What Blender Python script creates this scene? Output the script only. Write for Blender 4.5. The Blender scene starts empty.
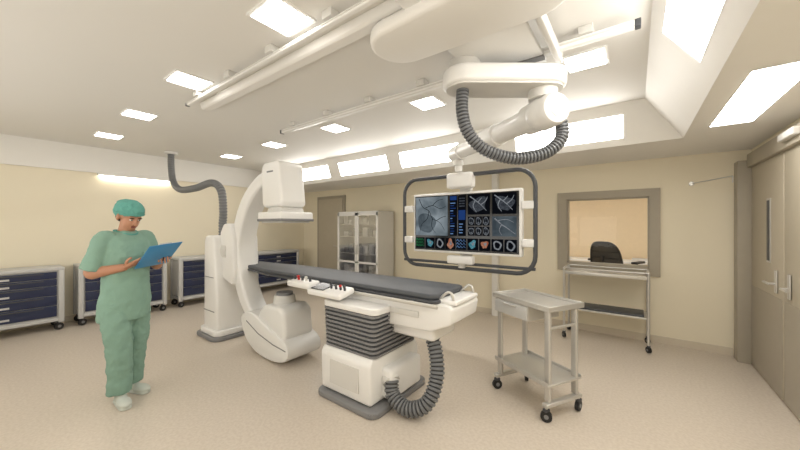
import bpy, bmesh, math, random
from mathutils import Vector, Matrix, Euler
random.seed(3)
sc = bpy.context.scene
V = Vector

# ------------------------------------------------------------------ materials
def lin(c):
    out=[]
    for x in c:
        x=x/255.0
        out.append(x/12.92 if x<=0.04045 else ((x+0.055)/1.055)**2.4)
    return out
MATS={}
def mat(name,c,rough=.5,metal=0.0,emis=0.0,amt=.04,scale=12,bump=0.0,bscale=200,coat=0.0):
    if name in MATS: return MATS[name]
    m=bpy.data.materials.new(name); m.use_nodes=True
    nt=m.node_tree; b=nt.nodes['Principled BSDF']
    l=lin(c)
    tc=nt.nodes.new('ShaderNodeTexCoord')
    n=nt.nodes.new('ShaderNodeTexNoise'); n.inputs['Scale'].default_value=scale; n.inputs['Detail'].default_value=4
    nt.links.new(tc.outputs['Object'],n.inputs['Vector'])
    mx=nt.nodes.new('ShaderNodeMix'); mx.data_type='RGBA'
    mx.inputs[6].default_value=(*[max(0,x*(1-amt)) for x in l],1)
    mx.inputs[7].default_value=(*[min(1,x*(1+amt)) for x in l],1)
    nt.links.new(n.outputs['Fac'],mx.inputs[0])
    nt.links.new(mx.outputs[2],b.inputs['Base Color'])
    b.inputs['Roughness'].default_value=rough; b.inputs['Metallic'].default_value=metal
    if coat: b.inputs['Coat Weight'].default_value=coat
    if emis:
        b.inputs['Emission Color'].default_value=(*l,1); b.inputs['Emission Strength'].default_value=emis
    if bump:
        n2=nt.nodes.new('ShaderNodeTexNoise'); n2.inputs['Scale'].default_value=bscale
        nt.links.new(tc.outputs['Object'],n2.inputs['Vector'])
        bp=nt.nodes.new('ShaderNodeBump'); bp.inputs['Strength'].default_value=bump; bp.inputs['Distance'].default_value=.01
        nt.links.new(n2.outputs['Fac'],bp.inputs['Height']); nt.links.new(bp.outputs['Normal'],b.inputs['Normal'])
    MATS[name]=m
    return m

def floor_mat():
    m=mat('vinyl_floor',(206,192,178),.36,amt=.05,scale=1.5)
    nt=m.node_tree; b=nt.nodes['Principled BSDF']
    tc=nt.nodes.new('ShaderNodeTexCoord')
    n=nt.nodes.new('ShaderNodeTexNoise'); n.inputs['Scale'].default_value=48; n.inputs['Detail'].default_value=6
    nt.links.new(tc.outputs['Object'],n.inputs['Vector'])
    r=nt.nodes.new('ShaderNodeValToRGB')
    r.color_ramp.elements[0].position=.36; r.color_ramp.elements[0].color=(*lin((203,191,176)),1)
    r.color_ramp.elements[1].position=.64; r.color_ramp.elements[1].color=(*lin((213,202,188)),1)
    nt.links.new(n.outputs['Fac'],r.inputs['Fac'])
    nt.links.new(r.outputs['Color'],b.inputs['Base Color'])
    return m

M_floor=floor_mat()
M_ceil=mat('ceiling_paint',(230,228,223),.7,amt=.01,scale=1)
M_cream=mat('cream_wall_paint',(235,226,203),.6,amt=.015,scale=1.5)
M_band=mat('white_band_paint',(236,234,229),.6,amt=.01)
M_base=mat('skirting_vinyl',(210,199,180),.4)
M_white=mat('white_enamel',(236,235,232),.34,amt=.012,coat=.15)
M_offw=mat('off_white_plastic',(214,212,207),.4,amt=.02)
M_grey=mat('grey_plastic',(126,126,127),.45)
M_dgrey=mat('dark_grey_plastic',(70,72,76),.45)
M_black=mat('black_rubber',(24,24,26),.5)
M_mat=mat('mattress_grey',(78,81,86),.5,amt=.05)
M_hoseL=mat('hose_grey',(112,114,116),.45)
M_hoseD=mat('hose_dark',(54,55,58),.5)
M_steel=mat('brushed_steel',(204,202,197),.32,metal=.6,amt=.03)
M_navy=mat('navy_drawer',(34,43,74),.4,amt=.05)
M_cart=mat('cart_grey',(194,194,192),.4)
M_taupe=mat('taupe_frame',(166,158,142),.5)
M_door=mat('door_beige',(184,175,156),.5)
M_kick=mat('door_kickplate',(165,157,142),.4)
M_lamp=mat('lamp_panel',(255,252,247),.5,emis=12.5,amt=0)
M_strip=mat('lamp_strip',(255,246,228),.5,emis=13,amt=0)
M_scrub=mat('scrub_green',(130,163,147),.85,amt=.04,scale=9,bump=.15,bscale=25)
M_scrubp=mat('scrub_trouser',(126,158,143),.85,amt=.04,scale=9,bump=.15,bscale=25)
M_cap=mat('cap_green',(94,158,147),.85,amt=.06,scale=14,bump=.25,bscale=40)
M_skin=mat('skin',(180,130,102),.55,amt=.04)
M_hair=mat('hair',(42,32,26),.8)
M_lip=mat('lips',(150,86,74),.5)
M_eyew=mat('eye_white',(225,222,215),.3)
M_blue=mat('clipboard_blue',(56,138,192),.4)
M_paper=mat('paper',(96,166,208),.7)
M_shoe=mat('shoe_cover',(196,202,194),.6)
M_red=mat('red_knob',(190,40,36),.4)
M_scr=mat('screen_black',(10,12,16),.15,emis=.3)

# ------------------------------------------------------------------ mesh builder
class MB:
    def __init__(s): s.v=[];s.f=[];s.m=[];s.mats=[]
    def mi(s,m):
        if m not in s.mats: s.mats.append(m)
        return s.mats.index(m)
    def raw(s,vs,fs,m,M=None):
        o=len(s.v)
        for p in vs:
            p=V(p)
            if M is not None: p=M@p
            s.v.append(p)
        k=s.mi(m)
        for f in fs: s.f.append([i+o for i in f]); s.m.append(k)
    def addbm(s,tb,m,M=None):
        tb.verts.index_update()
        s.raw([v.co.copy() for v in tb.verts],[[v.index for v in f.verts] for f in tb.faces],m,M); tb.free()
    def box(s,c,size,m,bev=0,rot=None,M=None,seg=3):
        tb=bmesh.new(); bmesh.ops.create_cube(tb,size=1)
        for v in tb.verts: v.co=V((v.co.x*size[0],v.co.y*size[1],v.co.z*size[2]))
        if bev: bmesh.ops.bevel(tb,geom=tb.edges[:],offset=min(bev,min(size)*.49),segments=seg,profile=.5,affect='EDGES')
        R=Matrix.Translation(V(c))
        if rot: R=R@Euler(rot).to_matrix().to_4x4()
        if M is not None: R=M@R
        s.addbm(tb,m,R)
    def bx(s,x0,x1,y0,y1,z0,z1,m,bev=0,M=None):
        s.box(((x0+x1)/2,(y0+y1)/2,(z0+z1)/2),(abs(x1-x0),abs(y1-y0),abs(z1-z0)),m,bev,M=M)
    def prism(s,outline,axis,a,b,m,bev=0,M=None):
        def P(u,w,t):
            if axis=='z': return V((u,w,t))
            if axis=='y': return V((u,t,w))
            return V((t,u,w))
        tb=bmesh.new()
        v0=[tb.verts.new(P(u,w,a)) for u,w in outline]; v1=[tb.verts.new(P(u,w,b)) for u,w in outline]
        n=len(outline)
        tb.faces.new(v0); tb.faces.new(v1[::-1])
        for i in range(n): tb.faces.new([v0[i],v1[i],v1[(i+1)%n],v0[(i+1)%n]])
        bmesh.ops.recalc_face_normals(tb,faces=tb.faces[:])
        if bev: bmesh.ops.bevel(tb,geom=tb.edges[:],offset=bev,segments=3,profile=.5,affect='EDGES')
        s.addbm(tb,m,M)
    def sweep(s,path,secfn,m,ref=None,cap=True,closed=False,M=None,m2=None,m2fn=None):
        n=len(path); path=[V(p) for p in path]; rings=[]; prev=None
        for i in range(n):
            if closed: t=path[(i+1)%n]-path[i-1]
            else: t=path[min(i+1,n-1)]-path[max(i-1,0)]
            t.normalize()
            if ref is not None: nn=V(ref)-t*t.dot(V(ref))
            elif prev is None:
                r=V((0,0,1)) if abs(t.z)<.9 else V((1,0,0)); nn=r-t*t.dot(r)
            else: nn=prev-t*t.dot(prev)
            nn.normalize(); prev=nn; b=t.cross(nn)
            rings.append([path[i]+nn*u+b*w for u,w in secfn(i)])
        k=len(rings[0]); vs=[p for r in rings for p in r]; fa=[];fb=[]
        for i in range(n if closed else n-1):
            j=(i+1)%n
            for a in range(k):
                q=[i*k+a,i*k+(a+1)%k,j*k+(a+1)%k,j*k+a]
                (fb if (m2fn and m2fn(i)) else fa).append(q)
        if cap and not closed:
            fa.append(list(range(k))[::-1]); fa.append([(n-1)*k+a for a in range(k)])
        s.raw(vs,fa,m,M)
        if fb:
            o=len(s.v)-len(vs); kk=s.mi(m2)
            for f in fb: s.f.append([i+o for i in f]); s.m.append(kk)
    def tube(s,path,r,m,seg=12,M=None,closed=False,**kw):
        rf=(lambda i:r) if not callable(r) else r
        s.sweep(path,lambda i:[(rf(i)*math.cos(2*math.pi*a/seg),rf(i)*math.sin(2*math.pi*a/seg)) for a in range(seg)],m,M=M,closed=closed,**kw)
    def cyl(s,p0,p1,r,m,r1=None,seg=20,M=None):
        r1=r if r1 is None else r1
        s.tube([p0,p1],lambda i:(r if i==0 else r1),m,seg,M=M)
    def ell(s,c,r,m,M=None,seg=24,rot=None):
        tb=bmesh.new(); bmesh.ops.create_uvsphere(tb,u_segments=seg,v_segments=seg//2,radius=1)
        R=Matrix.Translation(V(c))
        if rot: R=R@Euler(rot).to_matrix().to_4x4()
        R=R@Matrix.Diagonal((r[0],r[1],r[2],1))
        if M is not None: R=M@R
        s.addbm(tb,m,R)
    def hose(s,pts,r,m1,m2,pitch=.026,seg=16):
        P=catmull(pts,40); L=[0]
        for i in range(1,len(P)): L.append(L[-1]+(P[i]-P[i-1]).length)
        N=int(L[-1]/pitch); q=[];rr=[]
        def at(d):
            d=min(max(d,0),L[-1]-1e-6)
            for i in range(1,len(L)):
                if L[i]>=d:
                    t=(d-L[i-1])/max(1e-9,L[i]-L[i-1]); return P[i-1].lerp(P[i],t)
            return P[-1]
        for k in range(N):
            for o,f in ((0,.84),(.12,1),(.55,1),(.67,.84)):
                q.append(at((k+o)*L[-1]/N)); rr.append(r*f)
        s.tube(q,lambda i:rr[i],m1,seg,m2=m2,m2fn=lambda i:i%4==3)
    def obj(s,name,parent=None,sharp=38,smooth=True):
        me=bpy.data.meshes.new(name)
        me.from_pydata([tuple(p) for p in s.v],[],s.f)
        for m in s.mats: me.materials.append(m)
        me.polygons.foreach_set('material_index',s.m)
        bm=bmesh.new(); bm.from_mesh(me); bmesh.ops.recalc_face_normals(bm,faces=bm.faces[:]); bm.to_mesh(me); bm.free()
        me.polygons.foreach_set('use_smooth',[smooth]*len(me.polygons))
        me.set_sharp_from_angle(angle=math.radians(sharp))
        me.update()
        o=bpy.data.objects.new(name,me); sc.collection.objects.link(o)
        if parent: o.parent=parent
        return o

def catmull(pts,n=16,closed=False):
    pts=[V(p) for p in pts]; out=[]; N=len(pts)
    for i in range(N if closed else N-1):
        if closed: p0,p1,p2,p3=pts[i-1],pts[i],pts[(i+1)%N],pts[(i+2)%N]
        else: p0,p1,p2,p3=pts[max(i-1,0)],pts[i],pts[i+1],pts[min(i+2,N-1)]
        for k in range(n):
            t=k/n
            out.append(.5*((2*p1)+(p2-p0)*t+(2*p0-5*p1+4*p2-p3)*t*t+(3*p1-p0-3*p2+p3)*t**3))
    if not closed: out.append(pts[-1])
    return out
def rrect(cx,cy,w,h,r,n=6):
    o=[]
    for (sx,sy,a0) in ((1,1,0),(-1,1,90),(-1,-1,180),(1,-1,270)):
        for k in range(n+1):
            a=math.radians(a0+90*k/n)
            o.append((cx+sx*(w/2-r)+r*math.cos(a),cy+sy*(h/2-r)+r*math.sin(a)))
    return o
def stadium(A,B,r,n=14,r2=None):
    r2=r if r2 is None else r2
    A=V((*A,0));B=V((*B,0)); d=math.atan2(B.y-A.y,B.x-A.x); o=[]
    for k in range(n+1):
        a=d-math.pi/2+math.pi*k/n; o.append((B.x+r2*math.cos(a),B.y+r2*math.sin(a)))
    for k in range(n+1):
        a=d+math.pi/2+math.pi*k/n; o.append((A.x+r*math.cos(a),A.y+r*math.sin(a)))
    return o
def empty(name,loc=(0,0,0),rz=0):
    e=bpy.data.objects.new(name,None); sc.collection.objects.link(e); e.location=loc; e.rotation_euler=(0,0,rz); return e

# ------------------------------------------------------------------ room
XL,XR,YB,YF,ZC,ZS=-7.05,1.05,5.18,-1.6,2.76,2.35
b=MB(); b.bx(XL-.1,XR+.1,YF-.1,YB+.12,-.1,0,M_floor); b.bx(-3.2,3.2,YB+.12,8.8,-.1,0,M_floor); b.obj('floor')
b=MB(); b.bx(XL-.1,XR+.1,YF-.1,YB+.12,ZC,ZC+.1,M_ceil); b.obj('ceiling')
b=MB(); b.bx(XL-.1,XL,YF-.1,YB+.12,0,ZC,M_cream); b.bx(XL,XL+.04,YF,YB,ZS,ZC,M_band); b.obj('wall_left')
b=MB(); b.bx(XR,XR+.1,YF-.1,YB+.12,0,ZC,M_cream); b.obj('wall_right')
b=MB(); b.bx(XL,XR,YF-.1,YF,0,ZC,M_cream); b.obj('wall_front')
wx0,wx1,wz0,wz1=-.80,.15,.95,1.87
b=MB()
b.bx(XL,wx0,YB,YB+.12,0,ZC,M_cream); b.bx(wx1,XR,YB,YB+.12,0,ZC,M_cream)
b.bx(wx0,wx1,YB,YB+.12,0,wz0,M_cream); b.bx(wx0,wx1,YB,YB+.12,wz1,ZC,M_cream)
b.obj('wall_back')
b=MB()
T=[(XL,3.96,ZC),(.08,3.96,ZC),(.08,YF,ZC)]
B_=[(XL,4.12,ZS),(.38,4.12,ZS),(.38,YF,ZS)]
b.raw([T[0],T[1],B_[1],B_[0]],[[0,1,2,3]],M_band)
b.raw([T[1],T[2],B_[2],B_[1]],[[0,1,2,3]],M_band)
b.raw([B_[0],B_[1],(XR,YB,ZS),(XL,YB,ZS)],[[0,1,2,3]],M_band)
b.raw([B_[1],B_[2],(XR,YF,ZS),(XR,YB,ZS)],[[0,1,2,3]],M_band)
b.obj('ceiling_soffit',smooth=False)
b=MB(); b.bx(XL,-.0,YB-.012,YB,0,.09,M_base); b.bx(0,.9,YB-.012,YB,0,.09,M_base); b.obj('baseboard_back')
b=MB(); b.bx(XL,XL+.012,YF,YB-.02,0,.09,M_base); b.obj('baseboard_left')
b=MB(); b.bx(-1.90,-1.80,YB-.1,YB,0,ZS,M_band,.01); b.obj('trim_1')

def lampquad(b,P00,P10,P11,P01):
    P=[V(p) for p in (P00,P10,P11,P01)]
    n=(P[1]-P[0]).cross(P[3]-P[0]).normalized()
    c=sum(P,V())/4
    inward=V((-3,1.8,1.2))-c
    if n.dot(inward)<0: n=-n
    a=[p+n*.004 for p in P]
    k=[c+(p-c)*1.0+(p-c).normalized()*.03+n*.002 for p in P]
    b.raw(k,[[0,1,2,3]],M_white); b.raw(a,[[0,1,2,3]],M_lamp)
for X in (-5.91,-4.52,-3.11,-1.71,-.30):
    for Y in (1.10,2.77):
        if Y<2 and X>-1: continue
        b=MB(); s=.125
        b.bx(X-s-.02,X+s+.02,Y-s-.02,Y+s+.02,ZC-.012,ZC,M_white)
        b.bx(X-s,X+s,Y-s,Y+s,ZC-.016,ZC-.0125,M_lamp)
        b.obj('ceiling_light_panel')
for X in (-5.91,-4.52,-3.11,-1.71):
    b=MB(); b.bx(X-.145,X+.145,-.72,-.43,ZC-.012,ZC,M_white); b.bx(X-.125,X+.125,-.70,-.45,ZC-.016,ZC-.0125,M_lamp); b.obj('ceiling_light_panel')
def slopeB(x,t): return (x,3.96+.16*t,ZC-(ZC-ZS)*t)
def slopeR(y,t): return (.08+.30*t,y,ZC-(ZC-ZS)*t)
for x0,x1 in ((-5.85,-4.72),(-4.42,-3.28),(-3.0,-1.98),(-1.2,-.10)):
    b=MB(); lampquad(b,slopeB(x0,.28),slopeB(x1,.28),slopeB(x1,.82),slopeB(x0,.82)); b.obj('cove_light_panel',smooth=False)
for y0,y1 in ((1.35,2.5),(-.6,.6)):
    b=MB(); lampquad(b,slopeR(y0,.2),slopeR(y1,.2),slopeR(y1,.75),slopeR(y0,.75)); b.obj('cove_light_panel',smooth=False)
for y0,y1 in ((2.56,3.78),(.6,1.8)):
    b=MB(); lampquad(b,(.52,y0,ZS),(.77,y0,ZS),(.77,y1,ZS),(.52,y1,ZS)); b.obj('soffit_light_panel',smooth=False)
b=MB(); b.bx(XL+.0,XL+.07,1.17,2.22,ZS-.035,ZS,M_white); b.bx(XL+.01,XL+.06,1.2,2.19,ZS-.045,ZS-.036,M_strip); b.obj('wall_strip_lamp')
def area(name,loc,rot,sx,sy,e,c=(1,.98,.96)):
    l=bpy.data.lights.new(name,'AREA'); l.shape='RECTANGLE'; l.size=sx; l.size_y=sy; l.energy=e; l.color=c
    o=bpy.data.objects.new(name,l); sc.collection.objects.link(o); o.location=loc; o.rotation_euler=rot
area('fill_uplight',(-3.2,-1.2,1.3),(math.radians(112),0,0),5.5,1.0,42)

# window frame + glass
b=MB()
fx0,fx1,fz0,fz1=-.92,.26,.84,1.97
for (a0,a1,c0,c1) in ((fx0,fx1,wz1,fz1),(fx0,fx1,fz0,wz0),(fx0,wx0,wz0,wz1),(wx1,fx1,wz0,wz1)):
    b.bx(a0,a1,YB-.03,YB+.0,c0,c1,M_taupe)
for (a0,a1,c0,c1) in ((wx0,wx1,wz1-.015,wz1),(wx0,wx1,wz0,wz0+.015),(wx0,wx0+.015,wz0,wz1),(wx1-.015,wx1,wz0,wz1)):
    b.bx(a0,a1,YB,YB+.13,c0,c1,M_taupe)
g=bpy.data.materials.new('window_glass'); g.use_nodes=True; nt=g.node_tree; nt.nodes.clear()
o=nt.nodes.new('ShaderNodeOutputMaterial'); tr=nt.nodes.new('ShaderNodeBsdfTransparent'); gl=nt.nodes.new('ShaderNodeBsdfGlossy'); gl.inputs['Roughness'].default_value=.02
ms=nt.nodes.new('ShaderNodeMixShader'); ms.inputs[0].default_value=.02
nt.links.new(tr.outputs[0],ms.inputs[1]); nt.links.new(gl.outputs[0],ms.inputs[2]); nt.links.new(ms.outputs[0],o.inputs[0])
b.raw([(wx0,YB+.06,wz0),(wx1,YB+.06,wz0),(wx1,YB+.06,wz1),(wx0,YB+.06,wz1)],[[0,1,2,3]],g)
b.obj('window_1')
M_cr=mat('control_room_paint',(236,216,182),.7)
b=MB(); b.bx(-3.2,3.2,8.7,8.8,0,2.6,M_cr); b.obj('wall_control_room_back')
b=MB(); b.bx(-3.3,-3.2,YB+.12,8.8,0,2.6,M_cr); b.obj('wall_control_room_left')
b=MB(); b.bx(3.2,3.3,YB+.12,8.8,0,2.6,M_cr); b.obj('wall_control_room_right')
b=MB(); b.bx(-3.3,3.3,YB+.12,8.8,2.6,2.7,M_ceil); b.obj('ceiling_control_room')
for x in (-1.6,1.2):
    b=MB(); b.bx(x-.6,x+.6,6.5,7.1,2.585,2.6,M_lamp); b.obj('ceiling_light_panel')
b=MB(); b.bx(-1.9,1.9,8.0,8.6,.70,.74,M_white,.005)
for x in (-1.5,.1,1.8): b.bx(x-.03,x+.03,8.05,8.55,0,.70,M_offw)
b.bx(-.05,1.6,8.3,8.6,.74,.78,M_offw,.005)
b.obj('control_desk')
# office chair: mesh back seen from behind through the window, turned a little to the right
M_net=mat('chair_mesh_grey',(58,56,54),.7)
b=MB(); cx,cy=-.27,6.15; CM=Matrix.Translation((cx,cy,0))@Matrix.Rotation(math.radians(158),4,'Z')
for k in range(5):
    a=k*2*math.pi/5+.3; e=V((.28*math.cos(a),.28*math.sin(a),.06)); b.cyl((0,0,.12),e,.022,M_black,.014,M=CM); b.cyl(e-V((0,.015,.03)),e+V((0,.015,-.03)),.03,M_black,M=CM)
b.cyl((0,0,.1),(0,0,.52),.028,M_dgrey,M=CM)
b.box((0,0,.56),(.5,.48,.08),M_black,.03,M=CM)
fr=[]
for k in range(32):
    t=2*math.pi*k/32; c,s_=math.cos(t),math.sin(t)
    u=.225*(abs(c)**.55)*(1 if c>0 else -1); w=.93+.30*(abs(s_)**.6)*(1 if s_>0 else -1)
    u*=1-.12*max(0,(w-.93)/.3); fr.append((u,.27+.10*((w-.63)/.6)**1.6-1.1*u*u,w))
b.tube(fr,.016,M_black,8,M=CM,closed=True)
b.raw([(0,.31,.93)]+fr,[[0,1+k,1+(k+1)%32] for k in range(32)],M_net,M=CM)
for z in (.78,.88,.98,1.08): b.tube([(-.20,.27+.10*((z-.63)/.6)**1.6-.03,z),(0,.275+.10*((z-.63)/.6)**1.6,z),(.20,.27+.10*((z-.63)/.6)**1.6-.03,z)],.006,M_black,6,M=CM)
b.tube(catmull([(0,.1,.52),(0,.31,.56),(0,.37,.8),(0,.36,1.02)],5),.022,M_black,8,M=CM)
for sx in (-1,1):
    b.tube(catmull([(sx*.2,0,.53),(sx*.32,0,.64),(sx*.32,.0,.90)],5),.016,M_black,8,M=CM); b.box((sx*.32,-.04,.92),(.08,.30,.035),M_black,.014,M=CM)
b.obj('office_chair')

b=MB(); b.bx(-6.45,-5.45,YB-.03,YB-.001,0,2.2,M_taupe); b.bx(-6.38,-5.52,YB-.045,YB-.03,0,2.13,M_door,.004); b.cyl((-5.62,YB-.1,1.0),(-5.76,YB-.1,1.0),.01,M_steel); b.cyl((-5.62,YB-.1,1.0),(-5.62,YB-.04,1.0),.01,M_steel); b.obj('door_1')
b=MB(); XD=XR-.001
b.bx(.90,XD,4.97,5.12,0,2.2,M_taupe,.006)
b.bx(.97,XD,2.9,4.97,2.12,2.26,M_taupe,.006)
b.bx(XR-.04,XD,2.75,2.9,0,2.2,M_taupe,.006)
for (y0,y1) in ((4.06,4.96),(2.92,4.04)):
    b.bx(XR-.045,XD,y0,y1,.01,2.12,M_door,.004)
    b.bx(XR-.05,XR-.045,y0+.02,y1-.02,.03,.86,M_kick)
b.bx(XR-.052,XR-.04,4.36,4.46,1.15,1.75,M_steel); b.bx(XR-.056,XR-.05,4.38,4.44,1.17,1.73,M_dgrey)
for y in (4.2,3.9):
    b.box((XR-.055,y,1.0),(.012,.05,.2),M_steel,.005)
    b.cyl((XR-.05,y,.98),(XR-.10,y,.98),.011,M_steel); b.cyl((XR-.10,y,.98),(XR-.10,y+.13*(1 if y>4 else -1),.98),.011,M_steel)
b.box((XR-.09,3.75,2.2),(.06,.3,.06),M_offw,.01)
b.obj('door_2')
b=MB(); b.cyl((.55,YB-.005,2.0),(.55,YB-.03,2.0),.025,M_steel); b.cyl((.55,YB-.02,2.0),(.85,YB-.3,2.03),.006,M_steel); b.cyl((.85,YB-.3,2.03),(.85,YB-.3,1.96),.006,M_steel)
b.obj('wall_hook_rail')

# ------------------------------------------------------------------ ceiling rails
def crail(x0,x1,y,w,hh):
    b=MB(); z=ZC-.05
    b.bx(x0,x1,y-w/2,y+w/2,z-hh,z,M_white,.008)
    b.bx(x0+.01,x1-.01,y-w/2-.004,y+w/2+.004,z-hh*.6,z-hh*.35,M_offw)
    x=x0+.25
    while x<x1-.1:
        b.bx(x-.04,x+.04,y-w/2-.02,y+w/2+.02,z,ZC,M_offw,.004); x+=.62
    b.bx(x0-.03,x0,y-w/2,y+w/2,z-hh,z,M_dgrey,.004); b.bx(x1,x1+.03,y-w/2,y+w/2,z-hh,z,M_dgrey,.004)
    return b.obj('ceiling_rail')
crail(-3.6,0.0,2.33,.05,.045)
crail(-3.55,-.1,1.25,.035,.03)
b=MB(); b.prism([(1.37,ZC),(1.50,ZC),(1.485,ZC-.05),(1.47,ZC-.062),(1.40,ZC-.062),(1.385,ZC-.05)],'x',-3.6,-.1,M_band,.005); b.obj('ceiling_cable_duct')

# ------------------------------------------------------------------ ceiling mounted display
b=MB()
b.prism(stadium((-1.16,1.58),(-.42,1.58),.2,r2=.22),'z',2.60,2.69,M_band,.03)
b.bx(-1.0,-.5,1.2,2.42,2.66,2.69,M_white,.008)
b.bx(-.44,-.40,1.2,2.42,2.62,2.70,M_offw,.008)
b.bx(-1.0,-.5,1.22,1.28,2.68,2.71,M_grey); b.bx(-1.0,-.5,2.3,2.36,2.65,2.68,M_grey)
A=(-.98,2.09); Bp=(-.53,2.43)
b.prism(stadium(A,Bp,.155,18),'z',2.475,2.60,M_white,.03)
b.prism(stadium(A,Bp,.13,18),'z',2.465,2.48,M_offw)
b.cyl((A[0],A[1],2.6),(A[0],A[1],2.67),.11,M_offw)
b.cyl((Bp[0],Bp[1],2.47),(Bp[0],Bp[1],2.40),.10,M_offw)
kn=V((-.53,2.46,2.31)); ed=V((-1.72,3.50,2.38))
ad=(ed-kn).normalized()
b.ell(kn,(.13,.13,.12),M_white)
b.tube([kn-ad*.15,kn-ad*.14,kn-ad*.115,kn+ad*.17,kn+ad*.18],lambda i:[.07,.10,.115,.112,.10][i],M_white,28)
b.cyl(kn-ad*.151,kn-ad*.153,.062,M_offw,seg=28)
b.tube(catmull([kn,kn+ad*.3,kn+ad*.8,ed-ad*.3,ed],6),lambda i:.095-.02*min(1,i/24),M_white,24)
b.cyl(kn+ad*.62,kn+ad*.92,.105,M_white,.1,seg=28)
b.cyl(ed-ad*.12,ed+ad*.12,.095,M_white,seg=28)
b.cyl(ed+V((0,0,.02)),(ed.x,ed.y,2.15),.045,M_white)
b.cyl((ed.x,ed.y,2.28),(ed.x,ed.y,2.22),.06,M_offw)
b.box((ed.x-.01,3.58,2.05),(.34,.14,.19),M_white,.03)
b.bx(ed.x-.08,ed.x+.08,3.69,3.75,1.1,2.0,M_offw,.02); b.bx(ed.x-.06,ed.x+.06,3.58,3.74,1.96,2.04,M_offw,.01)
b.hose([(-.985,2.07,2.46),(-.985,2.06,2.32),(-.955,2.08,2.17),(-.86,2.15,2.04),(-.69,2.28,1.975),(-.515,2.41,2.01),(-.42,2.49,2.12),(-.43,2.50,2.25),(-.48,2.47,2.32)],.045,M_hoseL,M_hoseD,pitch=.024)
x0,x1,z0,z1=-2.45,-1.0,1.14,1.915; yf=3.60
b.bx(x0,x1,yf,yf+.09,z0,z1,M_white,.018)
b.bx(x0+.03,x1-.03,yf-.003,yf+.01,z0+.03,z1-.03,M_scr)
xa,xb,za,zb=-2.60,-.86,.96,2.12
loop=[]
for u,w in rrect((xa+xb)/2,(za+zb)/2,xb-xa,zb-za,.2,6): loop.append((u,3.60,w))
b.tube(loop,.024,M_dgrey,12,closed=True)
b.tube([(xa,3.60,1.02+.0),(xb,3.6,1.02)],.018,M_dgrey)
for x,sgn in ((xa,1),(xb,-1)):
    for z in (1.3,1.72):
        b.box((x+sgn*.06,3.61,z),(.16,.06,.09),M_white,.012)
b.box((-1.72,3.56,1.07),(.34,.1,.1),M_white,.02); b.cyl((-1.72,3.6,1.02),(-1.72,3.6,.97),.05,M_offw)
def em(name,c,e=1.0,c2=None,scale=20,dist=2):
    if name in MATS: return MATS[name]
    m=bpy.data.materials.new(name); m.use_nodes=True; nt=m.node_tree; nt.nodes.clear()
    o=nt.nodes.new('ShaderNodeOutputMaterial'); q=nt.nodes.new('ShaderNodeEmission'); q.inputs[1].default_value=e
    tc=nt.nodes.new('ShaderNodeTexCoord'); t=nt.nodes.new('ShaderNodeTexNoise'); t.inputs['Scale'].default_value=scale; t.inputs['Detail'].default_value=3; t.inputs['Distortion'].default_value=dist
    nt.links.new(tc.outputs['Object'],t.inputs['Vector'])
    r=nt.nodes.new('ShaderNodeValToRGB'); r.color_ramp.elements[0].position=.3; r.color_ramp.elements[1].position=.7
    c2=c2 or c
    r.color_ramp.elements[0].color=(*lin(c),1); r.color_ramp.elements[1].color=(*lin(c2),1)
    nt.links.new(t.outputs['Fac'],r.inputs[0]); nt.links.new(r.outputs[0],q.inputs[0]); nt.links.new(q.outputs[0],o.inputs[0])
    MATS[name]=m; return m
S_ang=em('screen_xray_grey',(80,90,96),1,(140,150,156),4,.5)
S_ang2=em('screen_xray_dark',(56,64,70),1,(92,102,108),6,.5)
S_blk=em('screen_dark_tile',(10,12,17))
S_lt=em('screen_tissue_light',(140,144,148),1,(96,100,106),25)
S_md=em('screen_tissue_mid',(72,76,82),1,(40,44,50),22)
S_bl=em('screen_menu_blue',(30,56,108)); S_bl2=em('screen_menu_lightblue',(104,138,184))
S_red=em('screen_volume_red',(140,72,52),1,(170,130,106),20); S_teal=em('screen_volume_teal',(36,96,112),1,(96,150,160),20); S_gr=em('screen_trace_green',(60,150,92))
W=x1-x0-.06; H=z1-z0-.06
def P2(u,w,d): return (x0+.03+u*W,yf-.005-d*.0006,z0+.03+w*H)
def tile(u0,u1,w0,w1,m,d=0): b.raw([P2(u0,w0,d),P2(u1,w0,d),P2(u1,w1,d),P2(u0,w1,d)],[[0,1,2,3]],m)
def blob(u,w,ru,rw,m,d,n=22,wob=.12,ph=0):
    b.raw([P2(u+ru*math.cos(2*math.pi*k/n)*(1+wob*math.sin(3*2*math.pi*k/n+ph)),w+rw*math.sin(2*math.pi*k/n)*(1+wob*math.cos(2*2*math.pi*k/n+ph)),d) for k in range(n)],[list(range(n))],m)
def line(pts,wd,m,d):
    P=catmull([(p[0],p[1]*H/W,0) for p in pts],6); vs=[]
    for i,p in enumerate(P):
        t=(P[min(i+1,len(P)-1)]-P[max(i-1,0)]).normalized(); nrm=V((-t.y,t.x,0))*wd*(1-.6*i/len(P))
        for s in (1,-1): q=p+nrm*s; vs.append(P2(q.x,q.y*W/H,d))
    b.raw(vs,[[2*i,2*i+1,2*i+3,2*i+2] for i in range(len(P)-1)],m)
tile(.01,.36,.27,.98,S_ang)
blob(.13,.50,.10,.19,S_ang2,1,ph=1)
for pts in ([(.05,.95),(.09,.8),(.16,.72),(.2,.58),(.28,.5),(.33,.36)],[(.12,.78),(.2,.82),(.28,.76),(.34,.8)],[(.16,.72),(.14,.58),(.08,.48),(.06,.34)],[(.2,.58),(.19,.44),(.23,.32)],[(.2,.82),(.25,.9),(.31,.93)],[(.24,.54),(.3,.6),(.345,.62)]):
    line(pts,.0035,S_blk,2)
tile(.38,.455,.27,.98,S_blk); tile(.385,.45,.90,.97,S_bl,1)
for k in range(13): tile(.388,.388+.02+.035*random.random(),.30+k*.045,.315+k*.045,S_bl2 if k%3==0 else S_bl,1)
tile(.465,.54,.27,.98,S_blk); tile(.47,.535,.55,.72,S_bl,1)
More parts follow.
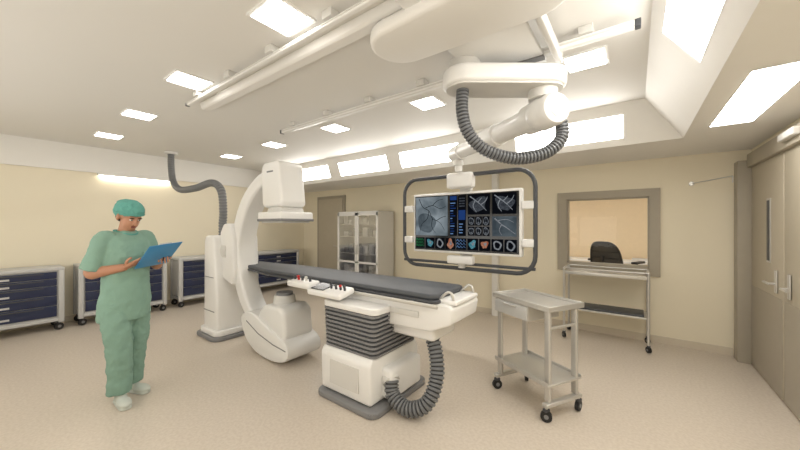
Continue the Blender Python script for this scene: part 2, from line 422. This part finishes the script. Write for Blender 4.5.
for k in range(4): tile(.475,.53,.78+k*.045,.80+k*.045,S_md,1)
for k in range(4): tile(.475,.50+.02*random.random(),.32+k*.05,.335+k*.05,S_bl2,1)
def slice_(u0,u1,w0,w1,k):
    tile(u0,u1,w0,w1,S_blk); u=(u0+u1)/2; w=(w0+w1)/2; ru=(u1-u0)*.38; rw=(w1-w0)*.40
    blob(u,w,ru,rw,S_lt,1,ph=k); blob(u,w,ru*.86,rw*.86,S_md,2,ph=k)
    blob(u-ru*.42,w+rw*.1,ru*.3,rw*.45,S_blk,3,ph=k+1); blob(u+ru*.42,w+rw*.1,ru*.3,rw*.45,S_blk,3,ph=k+2)
    blob(u,w-rw*.45,ru*.16,rw*.2,S_lt,3,ph=k)
tile(.56,.76,.64,.98,S_blk); tile(.78,.98,.64,.98,S_blk)
for q0 in (.56,.78):
    blob(q0+.10,.81,.075,.13,S_md,1,wob=.25,ph=q0*9)
    for pts in ([(.02,.95),(.07,.88),(.12,.8),(.17,.7)],[(.07,.88),(.05,.78),(.08,.68)],[(.12,.8),(.16,.86),(.18,.93)],[(.09,.84),(.13,.92)]):
        line([(q0+p[0],p[1]) for p in pts],.005,S_lt,2)
for i in range(3):
    for j in range(2): slice_(.56+i*.067,.56+i*.067+.062,.28+j*.17,.28+j*.17+.155,i+j)
tile(.78,.98,.28,.60,S_ang2); line([(.80,.57),(.86,.47),(.9,.42),(.97,.32)],.006,S_lt,1); line([(.86,.47),(.84,.38),(.86,.30)],.004,S_lt,1); line([(.82,.53),(.9,.55),(.96,.5)],.004,S_lt,1)
for k in range(9):
    u0=.01+k*.109; tile(u0,u0+.1,.03,.23,S_blk)
    if k in (0,4): 
        for q in range(3): line([(u0+.005+t*.01,.07+q*.055+(.03 if t%3==1 else 0)) for t in range(10)],.002,S_gr if k==0 else S_bl2,1)
    elif k in (2,7,8): blob(u0+.05,.13,.035,.08,S_lt,1,ph=k); blob(u0+.05,.13,.022,.055,S_blk,2,ph=k)
    else: blob(u0+.05,.13,.03,.075,S_red if k in (3,6) else S_teal,1,wob=.3,ph=k); blob(u0+.055,.14,.012,.03,S_lt,2,wob=.3,ph=k)
b.obj('ceiling_mounted_display')

# ------------------------------------------------------------------ C-arm
b=MB(); ix,iy,iz=-3.22,2.12,1.14; Ro,Ri=1.05,.87
N=48; arc=[]
for k in range(N+1):
    a=math.radians(84+(276-84)*k/N); arc.append((ix+(Ro+Ri)/2*math.cos(a),iy,iz+(Ro+Ri)/2*math.sin(a)))
def csec(i):
    t=i/N; th=(Ro-Ri)*(.62+.55*math.sin(math.pi*min(1,t*1.1)))
    return rrect(0,0,.24,th,.035,4)
b.sweep(arc,csec,M_white,ref=(0,1,0))
b.prism([(ix-.25,2.16),(ix-.20,2.21),(ix+.06,2.22),(ix+.11,2.18),(ix+.17,1.74),(ix+.14,1.70),(ix-.20,1.70),(ix-.23,1.74)],'y',iy-.16,iy+.16,M_white,.03)
b.prism([(ix-.12,1.70),(ix+.12,1.70),(ix+.16,1.64),(ix-.16,1.64)],'y',iy-.14,iy+.14,M_offw,.005)
b.box((ix,iy,1.595),(.46,.42,.10),M_white,.02); b.box((ix,iy,1.555),(.47,.43,.03),M_grey,.008); b.box((ix,iy,1.535),(.40,.36,.02),M_offw,.004)
b.box((ix-.06,iy-.162,2.10),(.12,.004,.016),M_hoseL)
b.prism([(ix-.30,.28),(ix-.26,.50),(ix-.16,.60),(ix+.16,.62),(ix+.24,.56),(ix+.27,.30),(ix+.2,.2),(ix-.2,.2)],'y',iy-.19,iy+.19,M_white,.05)
b.cyl((ix-.02,iy,.60),(ix-.02,iy,.70),.13,M_offw,.11,seg=28); b.cyl((ix-.02,iy,.70),(ix-.02,iy,.73),.09,M_grey)
lo=[(p.x,p.z) for p in catmull([(ix-.60,0,.40),(ix-.50,0,.17),(ix-.26,0,.045),(ix+.05,0,.02),(ix+.30,0,.07),(ix+.36,0,.18),(ix+.28,0,.27),(ix,0,.36),(ix-.36,0,.48)],4,closed=True)]
b.prism(lo,'y',iy-.22,iy+.22,M_white,.02)
b.sweep([(ix-.46,0,.37),(ix-.2,0,.27),(ix+.1,0,.21),(ix+.33,0,.19)],lambda i:rrect(iy,0,.448,.012,.004,2),M_grey,ref=(0,1,0))
b.prism([(-4.46,.80),(-4.14,.72),(-4.10,.9),(-4.12,1.32),(-4.2,1.52),(-4.38,1.52),(-4.48,1.4)],'y',iy-.17,iy+.17,M_white,.03)
b.cyl((-4.55,iy-.02,1.15),(-4.3,iy-.02,1.15),.17,M_offw,seg=30)
b.prism([(-4.76,.10),(-4.34,.10),(-4.36,.5),(-4.44,1.30),(-4.50,1.36),(-4.70,1.36),(-4.75,1.28)],'y',1.86,2.24,M_white,.035)
b.prism(rrect(-4.56,2.05,.62,.54,.12),'z',0,.05,M_grey,.012); b.prism(rrect(-4.56,2.05,.54,.46,.1),'z',.05,.12,M_white,.012)
b.bx(-4.73,-4.42,1.851,1.856,.35,.36,M_grey); b.bx(-4.72,-4.44,1.851,1.856,.8,.808,M_grey)
b.hose([(-6.42,2.0,2.76),(-6.42,2.0,2.5),(-6.32,2.0,2.24),(-5.95,1.98,2.08),(-5.35,1.98,2.06),(-4.84,2.0,2.10),(-4.60,2.02,1.98),(-4.56,2.03,1.7),(-4.60,2.04,1.5),(-4.62,2.05,1.34)],.052,M_hoseL,M_grey,pitch=.04,seg=14)
b.cyl((-6.42,2,2.755),(-6.42,2,2.72),.1,M_white)
b.obj('c_arm_xray_machine')

# ------------------------------------------------------------------ angiography table
b=MB(); y0,y1=2.03,2.57
top=[(-4.42,2.17),(-4.38,2.12),(-3.9,2.10),(-3.55,y0),(-1.22,y0),(-1.18,y0+.04),(-1.18,y1-.04),(-1.22,y1),(-3.55,y1),(-3.9,2.50),(-4.38,2.48),(-4.42,2.43)]
b.prism(top,'z',.905,.93,M_dgrey,.006)
inn=[((x+3)*.99-3,(y-2.3)*.95+2.3) for x,y in top]
b.prism(inn,'z',.93,.975,M_mat,.014)
b.prism([(-2.35,.905),(-1.10,.905),(-1.06,.88),(-1.08,.76),(-1.25,.68),(-1.95,.66),(-2.2,.74)],'y',2.06,2.54,M_white,.02)
b.bx(-1.75,-1.25,2.12,2.48,.58,.70,M_white,.03)
b.bx(-1.20,-1.05,2.10,2.50,.90,.935,M_white,.012)
for y in (2.0,2.60):
    b.bx(-3.0,-1.15,y-.006,y+.006,.885,.915,M_steel,.003)
    for x in (-2.9,-2.4,-1.9,-1.4): b.bx(x-.02,x+.02,min(y,2.3) if y<2.3 else 2.55,(2.05 if y<2.3 else y),.89,.91,M_steel)
for y in (2.12,2.48): 
    b.tube(catmull([(-1.2,y,.93),(-1.14,y,.985),(-1.10,y,.985),(-1.08,y,.93)],6),.01,M_steel,8)
b.bx(-1.085,-1.078,2.16,2.44,.79,.86,M_offw)
b.box((-1.5,2.052,.80),(.3,.01,.05),M_offw,.004)
z=.43; k=0
while z<.775:
    w=.0 if k%2==0 else -.018
    g=(z-.43)*.06
    b.prism(rrect(-1.95,2.17,.60+w*2+g,.60+w*2+g,.05),'z',z,z+.018,M_grey if k%2==0 else M_dgrey)
    z+=.018;k+=1
b.prism(rrect(-1.95,2.17,.64,.62,.06),'z',.775,.83,M_white,.012)
b.prism([(1.84,.06),(2.52,.06),(2.52,.36),(2.48,.43),(1.86,.43),(1.83,.38)],'x',-2.25,-1.66,M_white,.025)
b.bx(-1.70,-1.56,1.98,2.42,.08,.33,M_white,.03)
b.bx(-2.12,-1.78,1.826,1.832,.14,.34,M_offw)
b.prism(rrect(-1.93,2.18,.70,.78,.08),'z',0,.05,M_grey,.012)
b.hose([(-1.40,2.26,.66),(-1.30,2.22,.50),(-1.25,2.16,.30),(-1.28,2.06,.13),(-1.42,2.0,.07),(-1.56,2.0,.13),(-1.60,2.03,.24)],.060,M_hoseL,M_hoseD,pitch=.03,seg=18)
b.cyl((-1.42,2.27,.70),(-1.39,2.26,.64),.08,M_dgrey); b.cyl((-1.60,2.03,.21),(-1.66,2.06,.26),.075,M_offw)
b.box((-2.62,1.92,.925),(.34,.15,.06),M_white,.02,rot=(.1,0,0)); b.box((-2.62,1.98,.9),(.1,.06,.05),M_grey,.01)
for k,(dx,c) in enumerate(((-.13,M_dgrey),(-.07,M_red),(-.01,M_dgrey),(.05,M_offw),(.11,M_dgrey))):
    b.cyl((-2.62+dx,1.92,.95),(-2.62+dx,1.915,.985),.012,c,seg=12); b.ell((-2.62+dx,1.915,.988),(.016,.016,.014),c,seg=12)
b.box((-2.20,1.90,.905),(.44,.19,.055),M_white,.02,rot=(.22,0,0)); b.box((-2.30,1.893,.936),(.17,.13,.008),M_scr,rot=(.22,0,0)); b.box((-2.20,1.98,.89),(.12,.06,.05),M_grey,.01)
for dx in (.0,.06,.12,.17):
    b.cyl((-2.18+dx,1.90,.93),(-2.18+dx,1.893,.965),.011,M_dgrey,seg=12); b.ell((-2.18+dx,1.892,.968),(.015,.015,.013),M_red if dx==.12 else M_dgrey,seg=12)
b.obj('angiography_table')

# ------------------------------------------------------------------ casters
def caster(b,x,y,r=.04,M=None,a=0,m=M_black):
    d=V((math.sin(a),math.cos(a),0))
    c=V((x,y,r)); b.cyl(c-d*.014,c+d*.014,r,m,seg=18,M=M); b.cyl(c-d*.018,c+d*.018,r*.4,M_grey,seg=12,M=M)
    b.box((x,y,2*r+.005),(.035,.045,.02),M_dgrey,.004,M=M); b.cyl((x,y,2*r),(x,y,2*r+.05),.012,M_steel,seg=10,M=M)
def trolley():
    b=MB(); ang=math.radians(-29); M=Matrix.Translation((-.69,2.88,0))@Matrix.Rotation(ang,4,'Z')
    L,W,H=.62,.40,.86
    b.box((0,0,H-.012),(L,W,.02),M_steel,.006,M=M)
    for s in (-1,1):
        b.box((0,s*(W/2-.006),H+.006),(L,.01,.03),M_steel,.003,M=M); b.box((s*(L/2-.006),0,H+.006),(.01,W,.03),M_steel,.003,M=M)
    b.box((0,0,.27),(L-.04,W-.02,.018),M_steel,.005,M=M)
    for s in (-1,1):
        b.box((0,s*(W/2-.014),.285),(L-.04,.008,.03),M_steel,.003,M=M)
    for sx in (-1,1):
        for sy in (-1,1):
            b.box((sx*(L/2-.05),sy*(W/2-.05),(H+.13)/2),(.05,.028,H-.15),M_steel,.008,M=M)
            caster(b,sx*(L/2-.04),sy*(W/2-.02),.042,M,a=.3*sx+sy)
        b.box((sx*(L/2-.04),0,.125),(.05,W,.03),M_steel,.008,M=M)
        b.box((sx*(L/2-.05),0,.7),(.02,W-.1,.02),M_steel,.004,M=M)
    b.box((-.09,-.01,H-.085),(.38,W-.04,.12),M_steel,.006,M=M)
    b.box((-.09,-W/2+.005,H-.085),(.37,.012,.11),M_cart,.004,M=M)
    b.box((-.09,-W/2-.006,H-.05),(.14,.015,.015),M_steel,.004,M=M)
    b.obj('instrument_trolley')
trolley()
b=MB(); x0,x1,ya,yb=-.76,.13,4.70,5.08
for x in (x0,x1):
    for y in (ya,yb):
        b.cyl((x,y,.09),(x,y,.93),.015,M_steel,seg=12); caster(b,x,y,.035,a=1)
    b.cyl((x,ya,.93),(x,yb,.93),.012,M_steel,seg=10)
b.bx(x0,x1,ya,yb,.87,.89,M_steel,.004); b.bx(x0,x1,ya-.004,ya+.008,.85,.89,M_steel,.003)
b.bx(x0+.01,x1-.01,ya+.01,yb-.01,.38,.40,M_steel,.004); b.bx(x0+.04,x1-.04,ya+.03,yb-.03,.40,.425,M_dgrey,.008)
b.cyl((x0,ya,.93),(x1,ya,.93),.008,M_steel,seg=8); b.cyl((x0,yb,.93),(x1,yb,.93),.008,M_steel,seg=8)
b.obj('steel_shelf_trolley')
def cart(yc,w=1.10):
    b=MB(); xf,xk=-6.58,-7.02; y0,y1=yc-w/2,yc+w/2; H=.90
    b.bx(xk,xf+.01,y0,y1,H-.05,H,M_cart,.012); b.bx(xk,xf,y0+.02,y1-.02,.13,.18,M_cart,.008)
    b.bx(xk,xf-.02,y0+.06,y1-.06,.17,H-.05,M_cart)
    for y in (y0+.03,y1-.03):
        b.bx(xf-.06,xf+.01,y-.03,y+.03,.11,H-.04,M_cart,.012); b.bx(xk,xk+.06,y-.03,y+.03,.11,H-.04,M_cart,.012)
        b.bx(xk+.05,xf-.05,y-.015,y+.015,.2,H-.06,M_cart)
    hs=[.10,.10,.14,.14,.16]; z=H-.065
    for hh in hs:
        b.bx(xf-.03,xf,y0+.075,y1-.075,z-hh+.008,z,M_navy,.006)
        b.bx(xf,xf+.012,y0+.2,y1-.2,z-.028,z-.012,M_dgrey,.003)
        b.bx(xf,xf+.002,yc-.05,yc+.05,z-hh*.75,z-hh*.75+.025,M_cart)
        z-=hh
    for x in (xf-.05,xk+.06):
        for y in (y0+.05,y1-.05): caster(b,x,y,.05,a=1.2)
    b.obj('medical_drawer_cart')
for yc in (.20,1.44,2.72,4.15): cart(yc)
b=MB(); x0,x1,ya,yb,H=-5.12,-3.98,4.62,5.12,1.78
b.bx(x0,x1,ya+.02,yb,.0,.08,M_grey); b.bx(x0,x1,yb-.02,yb,.08,H,M_offw); b.bx(x0,x0+.02,ya+.02,yb,.08,H,M_offw); b.bx(x1-.02,x1,ya+.02,yb,.08,H,M_offw)
b.bx(x0,x1,ya+.02,yb,H-.03,H,M_white,.005); b.bx(x0,x1,ya+.02,yb,.08,.11,M_offw)
for z in (.5,.9,1.25,1.5):
    b.bx(x0+.02,x1-.02,ya+.06,yb-.02,z,z+.015,M_offw)
    x=x0+.08
    while x<x1-.15:
        w=random.uniform(.07,.14); hh=random.uniform(.08,.2)
        b.bx(x,x+w,ya+.12,yb-.1,z+.015,z+.015+hh,random.choice([M_white,M_cart,M_cart,M_grey]),.004); x+=w+.03
xm=(x0+x1)/2
for a0,a1 in ((x0,xm-.003),(xm+.003,x1)):
    for q in (a0,a1-.05): b.bx(q,q+.05,ya,ya+.02,.1,H-.03,M_white,.003)
    b.bx(a0,a1,ya,ya+.02,.1,.16,M_white,.003); b.bx(a0,a1,ya,ya+.02,H-.09,H-.03,M_white,.003)
    b.bx(a0,a1,ya,ya+.02,.72,.76,M_white,.003)
gm=bpy.data.materials.new('cabinet_glass'); gm.use_nodes=True; nt=gm.node_tree; nt.nodes.clear()
o=nt.nodes.new('ShaderNodeOutputMaterial'); tr=nt.nodes.new('ShaderNodeBsdfTransparent'); gl=nt.nodes.new('ShaderNodeBsdfGlossy'); gl.inputs['Roughness'].default_value=.08
ms=nt.nodes.new('ShaderNodeMixShader'); ms.inputs[0].default_value=.45
nt.links.new(tr.outputs[0],ms.inputs[1]); nt.links.new(gl.outputs[0],ms.inputs[2]); nt.links.new(ms.outputs[0],o.inputs[0])
b.raw([(x0+.04,ya+.01,.12),(x1-.04,ya+.01,.12),(x1-.04,ya+.01,H-.05),(x0+.04,ya+.01,H-.05)],[[0,1,2,3]],gm)
for q in (xm-.03,xm+.03): b.bx(q-.008,q+.008,ya-.03,ya-.015,.9,1.1,M_steel,.003)
for q in (xm-.03,xm+.03):
    for z in (.92,1.08): b.bx(q-.006,q+.006,ya-.02,ya,z-.006,z+.006,M_steel)
b.obj('glass_door_cabinet')

# ------------------------------------------------------------------ nurse
NP=empty('nurse',(-3.54,.77,0),math.radians(20))
def bake(b,name,vox,sm,parent,disp=0,dsc=.12):
    o=b.obj(name+'_src')
    r=o.modifiers.new('r','REMESH'); r.mode='VOXEL'; r.voxel_size=vox
    s=o.modifiers.new('s','SMOOTH'); s.iterations=sm; s.factor=.5
    if disp:
        tx=bpy.data.textures.new(name+'_fold','CLOUDS'); tx.noise_scale=dsc
        d=o.modifiers.new('d','DISPLACE'); d.texture=tx; d.strength=disp; d.mid_level=.5
    dg=bpy.context.evaluated_depsgraph_get(); dg.update()
    me=bpy.data.meshes.new_from_object(o.evaluated_get(dg))
    mats=[m for m in b.mats]
    bpy.data.objects.remove(o,do_unlink=True)
    me.name=name
    me.materials.clear()
    me.materials.append(mats[0])
    me.polygons.foreach_set('use_smooth',[True]*len(me.polygons))
    me.polygons.foreach_set('material_index',[0]*len(me.polygons))
    n=bpy.data.objects.new(name,me); sc.collection.objects.link(n); n.parent=parent
    return n
def loft(b,rings,m,seg=28):
    vs=[];fs=[]
    for (cx,cy,z,rx,ry) in rings:
        for a in range(seg):
            t=2*math.pi*a/seg; vs.append((cx+rx*math.cos(t),cy+ry*math.sin(t),z))
    n=len(rings)
    for i in range(n-1):
        for a in range(seg): fs.append([i*seg+a,i*seg+(a+1)%seg,(i+1)*seg+(a+1)%seg,(i+1)*seg+a])
    fs.append(list(range(seg))[::-1]); fs.append([(n-1)*seg+a for a in range(seg)])
    b.raw(vs,fs,m)
def limb(b,pts,rs,m,n=8):
    P=catmull(pts,n); K=len(P)-1; S=len(rs)-1
    def r(i):
        t=i/K*S; k=min(int(t),S-1); f=t-k; return rs[k]*(1-f)+rs[k+1]*f
    b.tube(P,r,m,18)
sh={-1:V((-.01,-.160,1.385)),1:V((.0,.160,1.385))}
el={-1:V((-.05,-.225,1.11)),1:V((.04,.225,1.13))}
wr={-1:V((.165,-.10,1.155)),1:V((.225,.15,1.235))}
HM=Matrix.Translation((.045,0,1.575))@Matrix.Rotation(math.radians(-4),4,'Z')@Matrix.Rotation(math.radians(24),4,'Y')
b=MB()
loft(b,[(0,0,.82,.09,.14),(0,0,1.0,.1,.14),(0,0,1.2,.1,.155),(0,0,1.36,.085,.155),(0,0,1.42,.065,.10),(.005,0,1.45,.055,.06),(.02,0,1.51,.052,.052),(.03,0,1.56,.05,.05)],M_skin)
for s in (-1,1):
    limb(b,[sh[s],sh[s].lerp(el[s],.5),el[s],el[s].lerp(wr[s],.35),wr[s]],[.05,.047,.04,.043,.027],M_skin)
for c,r in (((-.012,0,.03),(.096,.076,.09)),((.03,0,-.03),(.062,.06,.085)),((.042,0,-.082),(.042,.04,.032)),((.096,0,-.012),(.014,.011,.03)),((.106,0,-.034),(.016,.015,.012)),((-.008,.079,-.01),(.018,.012,.032)),((-.008,-.079,-.01),(.018,.012,.032)),((.078,0,.024),(.016,.05,.010))):
    b.ell(c,r,M_skin,M=HM)
bake(b,'body',.0055,3,NP)
def hand(name,w,d,n,curls,spread,flip,thumb_in):
    d=V(d).normalized(); n=V(n); n=(n-d*d.dot(n)).normalized(); sd=d.cross(n)*flip
    b=MB()
    M=Matrix((( d.x,sd.x,n.x,w.x),(d.y,sd.y,n.y,w.y),(d.z,sd.z,n.z,w.z),(0,0,0,1)))
    b.ell((.045,0,0),(.052,.040,.0155),M_skin,M=M); b.ell((.015,0,0),(.035,.03,.019),M_skin,M=M); b.ell((.03,.022,-.004),(.035,.02,.016),M_skin,M=M)
    for k,(yy,L,fan) in enumerate(((.030,.070,.09),(.0105,.078,.02),(-.010,.072,-.05),(-.029,.057,-.13))):
        p=V((.076-abs(yy)*.15,yy,0)); a=.15; pts=[V((.05,yy*.85,0)),p.copy()]
        for f,c in zip((.45,.3,.25),curls):
            a+=c; p=p+V((math.cos(a)*math.cos(fan),math.cos(a)*math.sin(fan)*spread,-math.sin(a)))*L*f; pts.append(p.copy())
        b.tube(catmull(pts,4),lambda i:.0090-.0022*i/16,M_skin,10,M=M)
        b.ell(pts[-1],(.0068,.0068,.0068),M_skin,M=M,seg=10)
    p=[V((.02,.026,-.002)),V((.042,.048,thumb_in*.4)),V((.066,.054,thumb_in*.9)),V((.086,.050,thumb_in))]
    b.tube(catmull(p,4),lambda i:.0115-.003*i/12,M_skin,10,M=M); b.ell(p[-1],(.0085,.0085,.0085),M_skin,M=M,seg=10)
    return bake(b,name,.0028,1,NP)
bc=V((.345,.03,1.245)); tl=V((.80,0,.60)).normalized(); bn=V((-tl.z,0,tl.x))
wv=V((0,1,0))
hand('right_hand',wr[-1],(.80,.38,.46),bn,(-.1,.0,-.15),1,1,.028)
hand('left_hand',wr[1],(.80,-.58,-.02),(-.3,.1,.9),(.55,.7,.5),1,-1,-.03)
MC=Matrix(((tl.x,wv.x,bn.x,bc.x),(tl.y,wv.y,bn.y,bc.y),(tl.z,wv.z,bn.z,bc.z),(0,0,0,1)))@Matrix.Rotation(math.radians(-10),4,'Z')
b=MB(); b.box((0,0,0),(.33,.25,.006),M_blue,.002,M=MC); b.box((-.005,0,.0045),(.285,.205,.002),M_paper,M=MC); b.box((.15,0,.010),(.03,.09,.012),M_steel,.004,M=MC)
o=b.obj('clipboard'); o.parent=NP
b=MB(); tip=wr[1]+V((.10,-.07,-.045)); b.cyl(tip,tip+V((-.03,.04,.13)),.0045,M_black,seg=8); o=b.obj('pen'); o.parent=NP
b=MB()
for s in (-1,1):
    b.ell((.082,s*.029,.002),(.010,.014,.009),M_eyew,M=HM,seg=14); b.ell((.0895,s*.029,.001),(.004,.006,.0065),M_hair,M=HM,seg=10)
    b.ell((.088,s*.030,.018),(.006,.019,.0035),M_hair,M=HM,seg=12)
    b.ell((.084,s*.029,.010),(.010,.016,.004),M_skin,M=HM,seg=12)
b.ell((.088,0,-.060),(.007,.022,.004),M_lip,M=HM,seg=12); b.ell((.086,0,-.067),(.007,.019,.005),M_lip,M=HM,seg=12)
o=b.obj('face_features'); o.parent=NP
b=MB(); b.ell((-.050,0,-.022),(.062,.071,.056),M_hair,M=HM)
bake(b,'hair',.006,2,NP)
b=MB(); b.ell((-.022,0,.060),(.118,.099,.080),M_cap,M=HM); b.ell((-.055,0,.025),(.090,.092,.070),M_cap,M=HM)
bake(b,'surgical_cap',.006,2,NP,.014,.03)
b=MB(); lp=[(-.012+.110*math.cos(t),.092*math.sin(t),.030+.018*math.cos(t)) for t in [k*math.pi/16 for k in range(32)]]
b.tube(lp,.0075,M_cap,8,M=HM,closed=True); b.tube(catmull([(-.115,0,.0),(-.135,.02,-.03),(-.125,.03,-.07)],5),.006,M_cap,8,M=HM)
o=b.obj('cap_band'); o.parent=NP
b=MB()
loft(b,[(-.02,0,.69,.150,.185),(-.015,0,.76,.150,.188),(0,0,.88,.142,.185),(.005,0,1.0,.130,.172),(.01,0,1.12,.130,.172),(.01,0,1.24,.132,.180),(.005,0,1.33,.118,.185),(0,0,1.385,.096,.170),(0,0,1.415,.082,.130),(0,0,1.435,.068,.09),(.0,0,1.45,.064,.070)],M_scrub)
for s in (-1,1):
    e=sh[s].lerp(el[s],.92)
    limb(b,[sh[s]-V((0,s*.05,0)),sh[s],sh[s].lerp(el[s],.5),e],[.066,.066,.066,.078],M_scrub)
bake(b,'scrub_tunic',.008,4,NP,.024,.09)
b=MB()
nk=[(.080*math.cos(t),.076*math.sin(t),1.449-.03*math.cos(t)*(1 if math.cos(t)>0 else .2)) for t in [k*math.pi/14 for k in range(28)]]
b.tube(nk,.008,M_cap,8,closed=True); b.box((.134,.08,1.22),(.012,.085,.10),M_scrub,.005,rot=(0,-.03,.35))
o=b.obj('tunic_trim'); o.parent=NP
ft={-1:V((.05,-.07,0)),1:V((-.07,.10,0))}
b=MB()
loft(b,[(-.01,0,.70,.115,.155),(-.005,0,.80,.125,.170),(0,0,.92,.11,.155)],M_scrubp)
for s in (-1,1):
    f=ft[s]; limb(b,[(0,s*.08,.84),(f.x*.4+.015,s*.085+f.y*.05,.62),(f.x*.7+.015,(s*.09+f.y)/2,.44),(f.x*.95-.01,f.y,.24),(f.x-.02,f.y,.09)],[.105,.098,.088,.082,.082],M_scrubp)
bake(b,'scrub_trousers',.008,3,NP,.026,.08)
for s in (-1,1):
    f=ft[s]; b=MB(); M=Matrix.Translation(f)@Matrix.Rotation(s*.2-.15,4,'Z')
    b.ell((.10,0,.040),(.09,.048,.036),M_shoe,M=M); b.ell((0,0,.05),(.07,.042,.046),M_shoe,M=M); b.ell((-.02,0,.09),(.045,.042,.05),M_shoe,M=M); b.prism([(x*1.0+.045,y) for x,y in rrect(0,0,.27,.085,.042)],'z',.001,.018,M_shoe,.004,M=M)
    bake(b,'shoe',.005,2,NP)

# ------------------------------------------------------------------ camera, world
cam=bpy.data.cameras.new('camera'); co=bpy.data.objects.new('camera',cam); sc.collection.objects.link(co)
cam.sensor_width=36; cam.lens=36*315/800; cam.clip_start=.05
co.location=(0,0,1.5); co.rotation_euler=(math.radians(90),0,math.radians(36.7))
sc.camera=co
w=bpy.data.worlds.new('world'); sc.world=w; w.use_nodes=True
w.node_tree.nodes['Background'].inputs[0].default_value=(.9,.88,.82,1); w.node_tree.nodes['Background'].inputs[1].default_value=.3
sc.view_settings.view_transform='Standard'
sc.view_settings.exposure=0.0
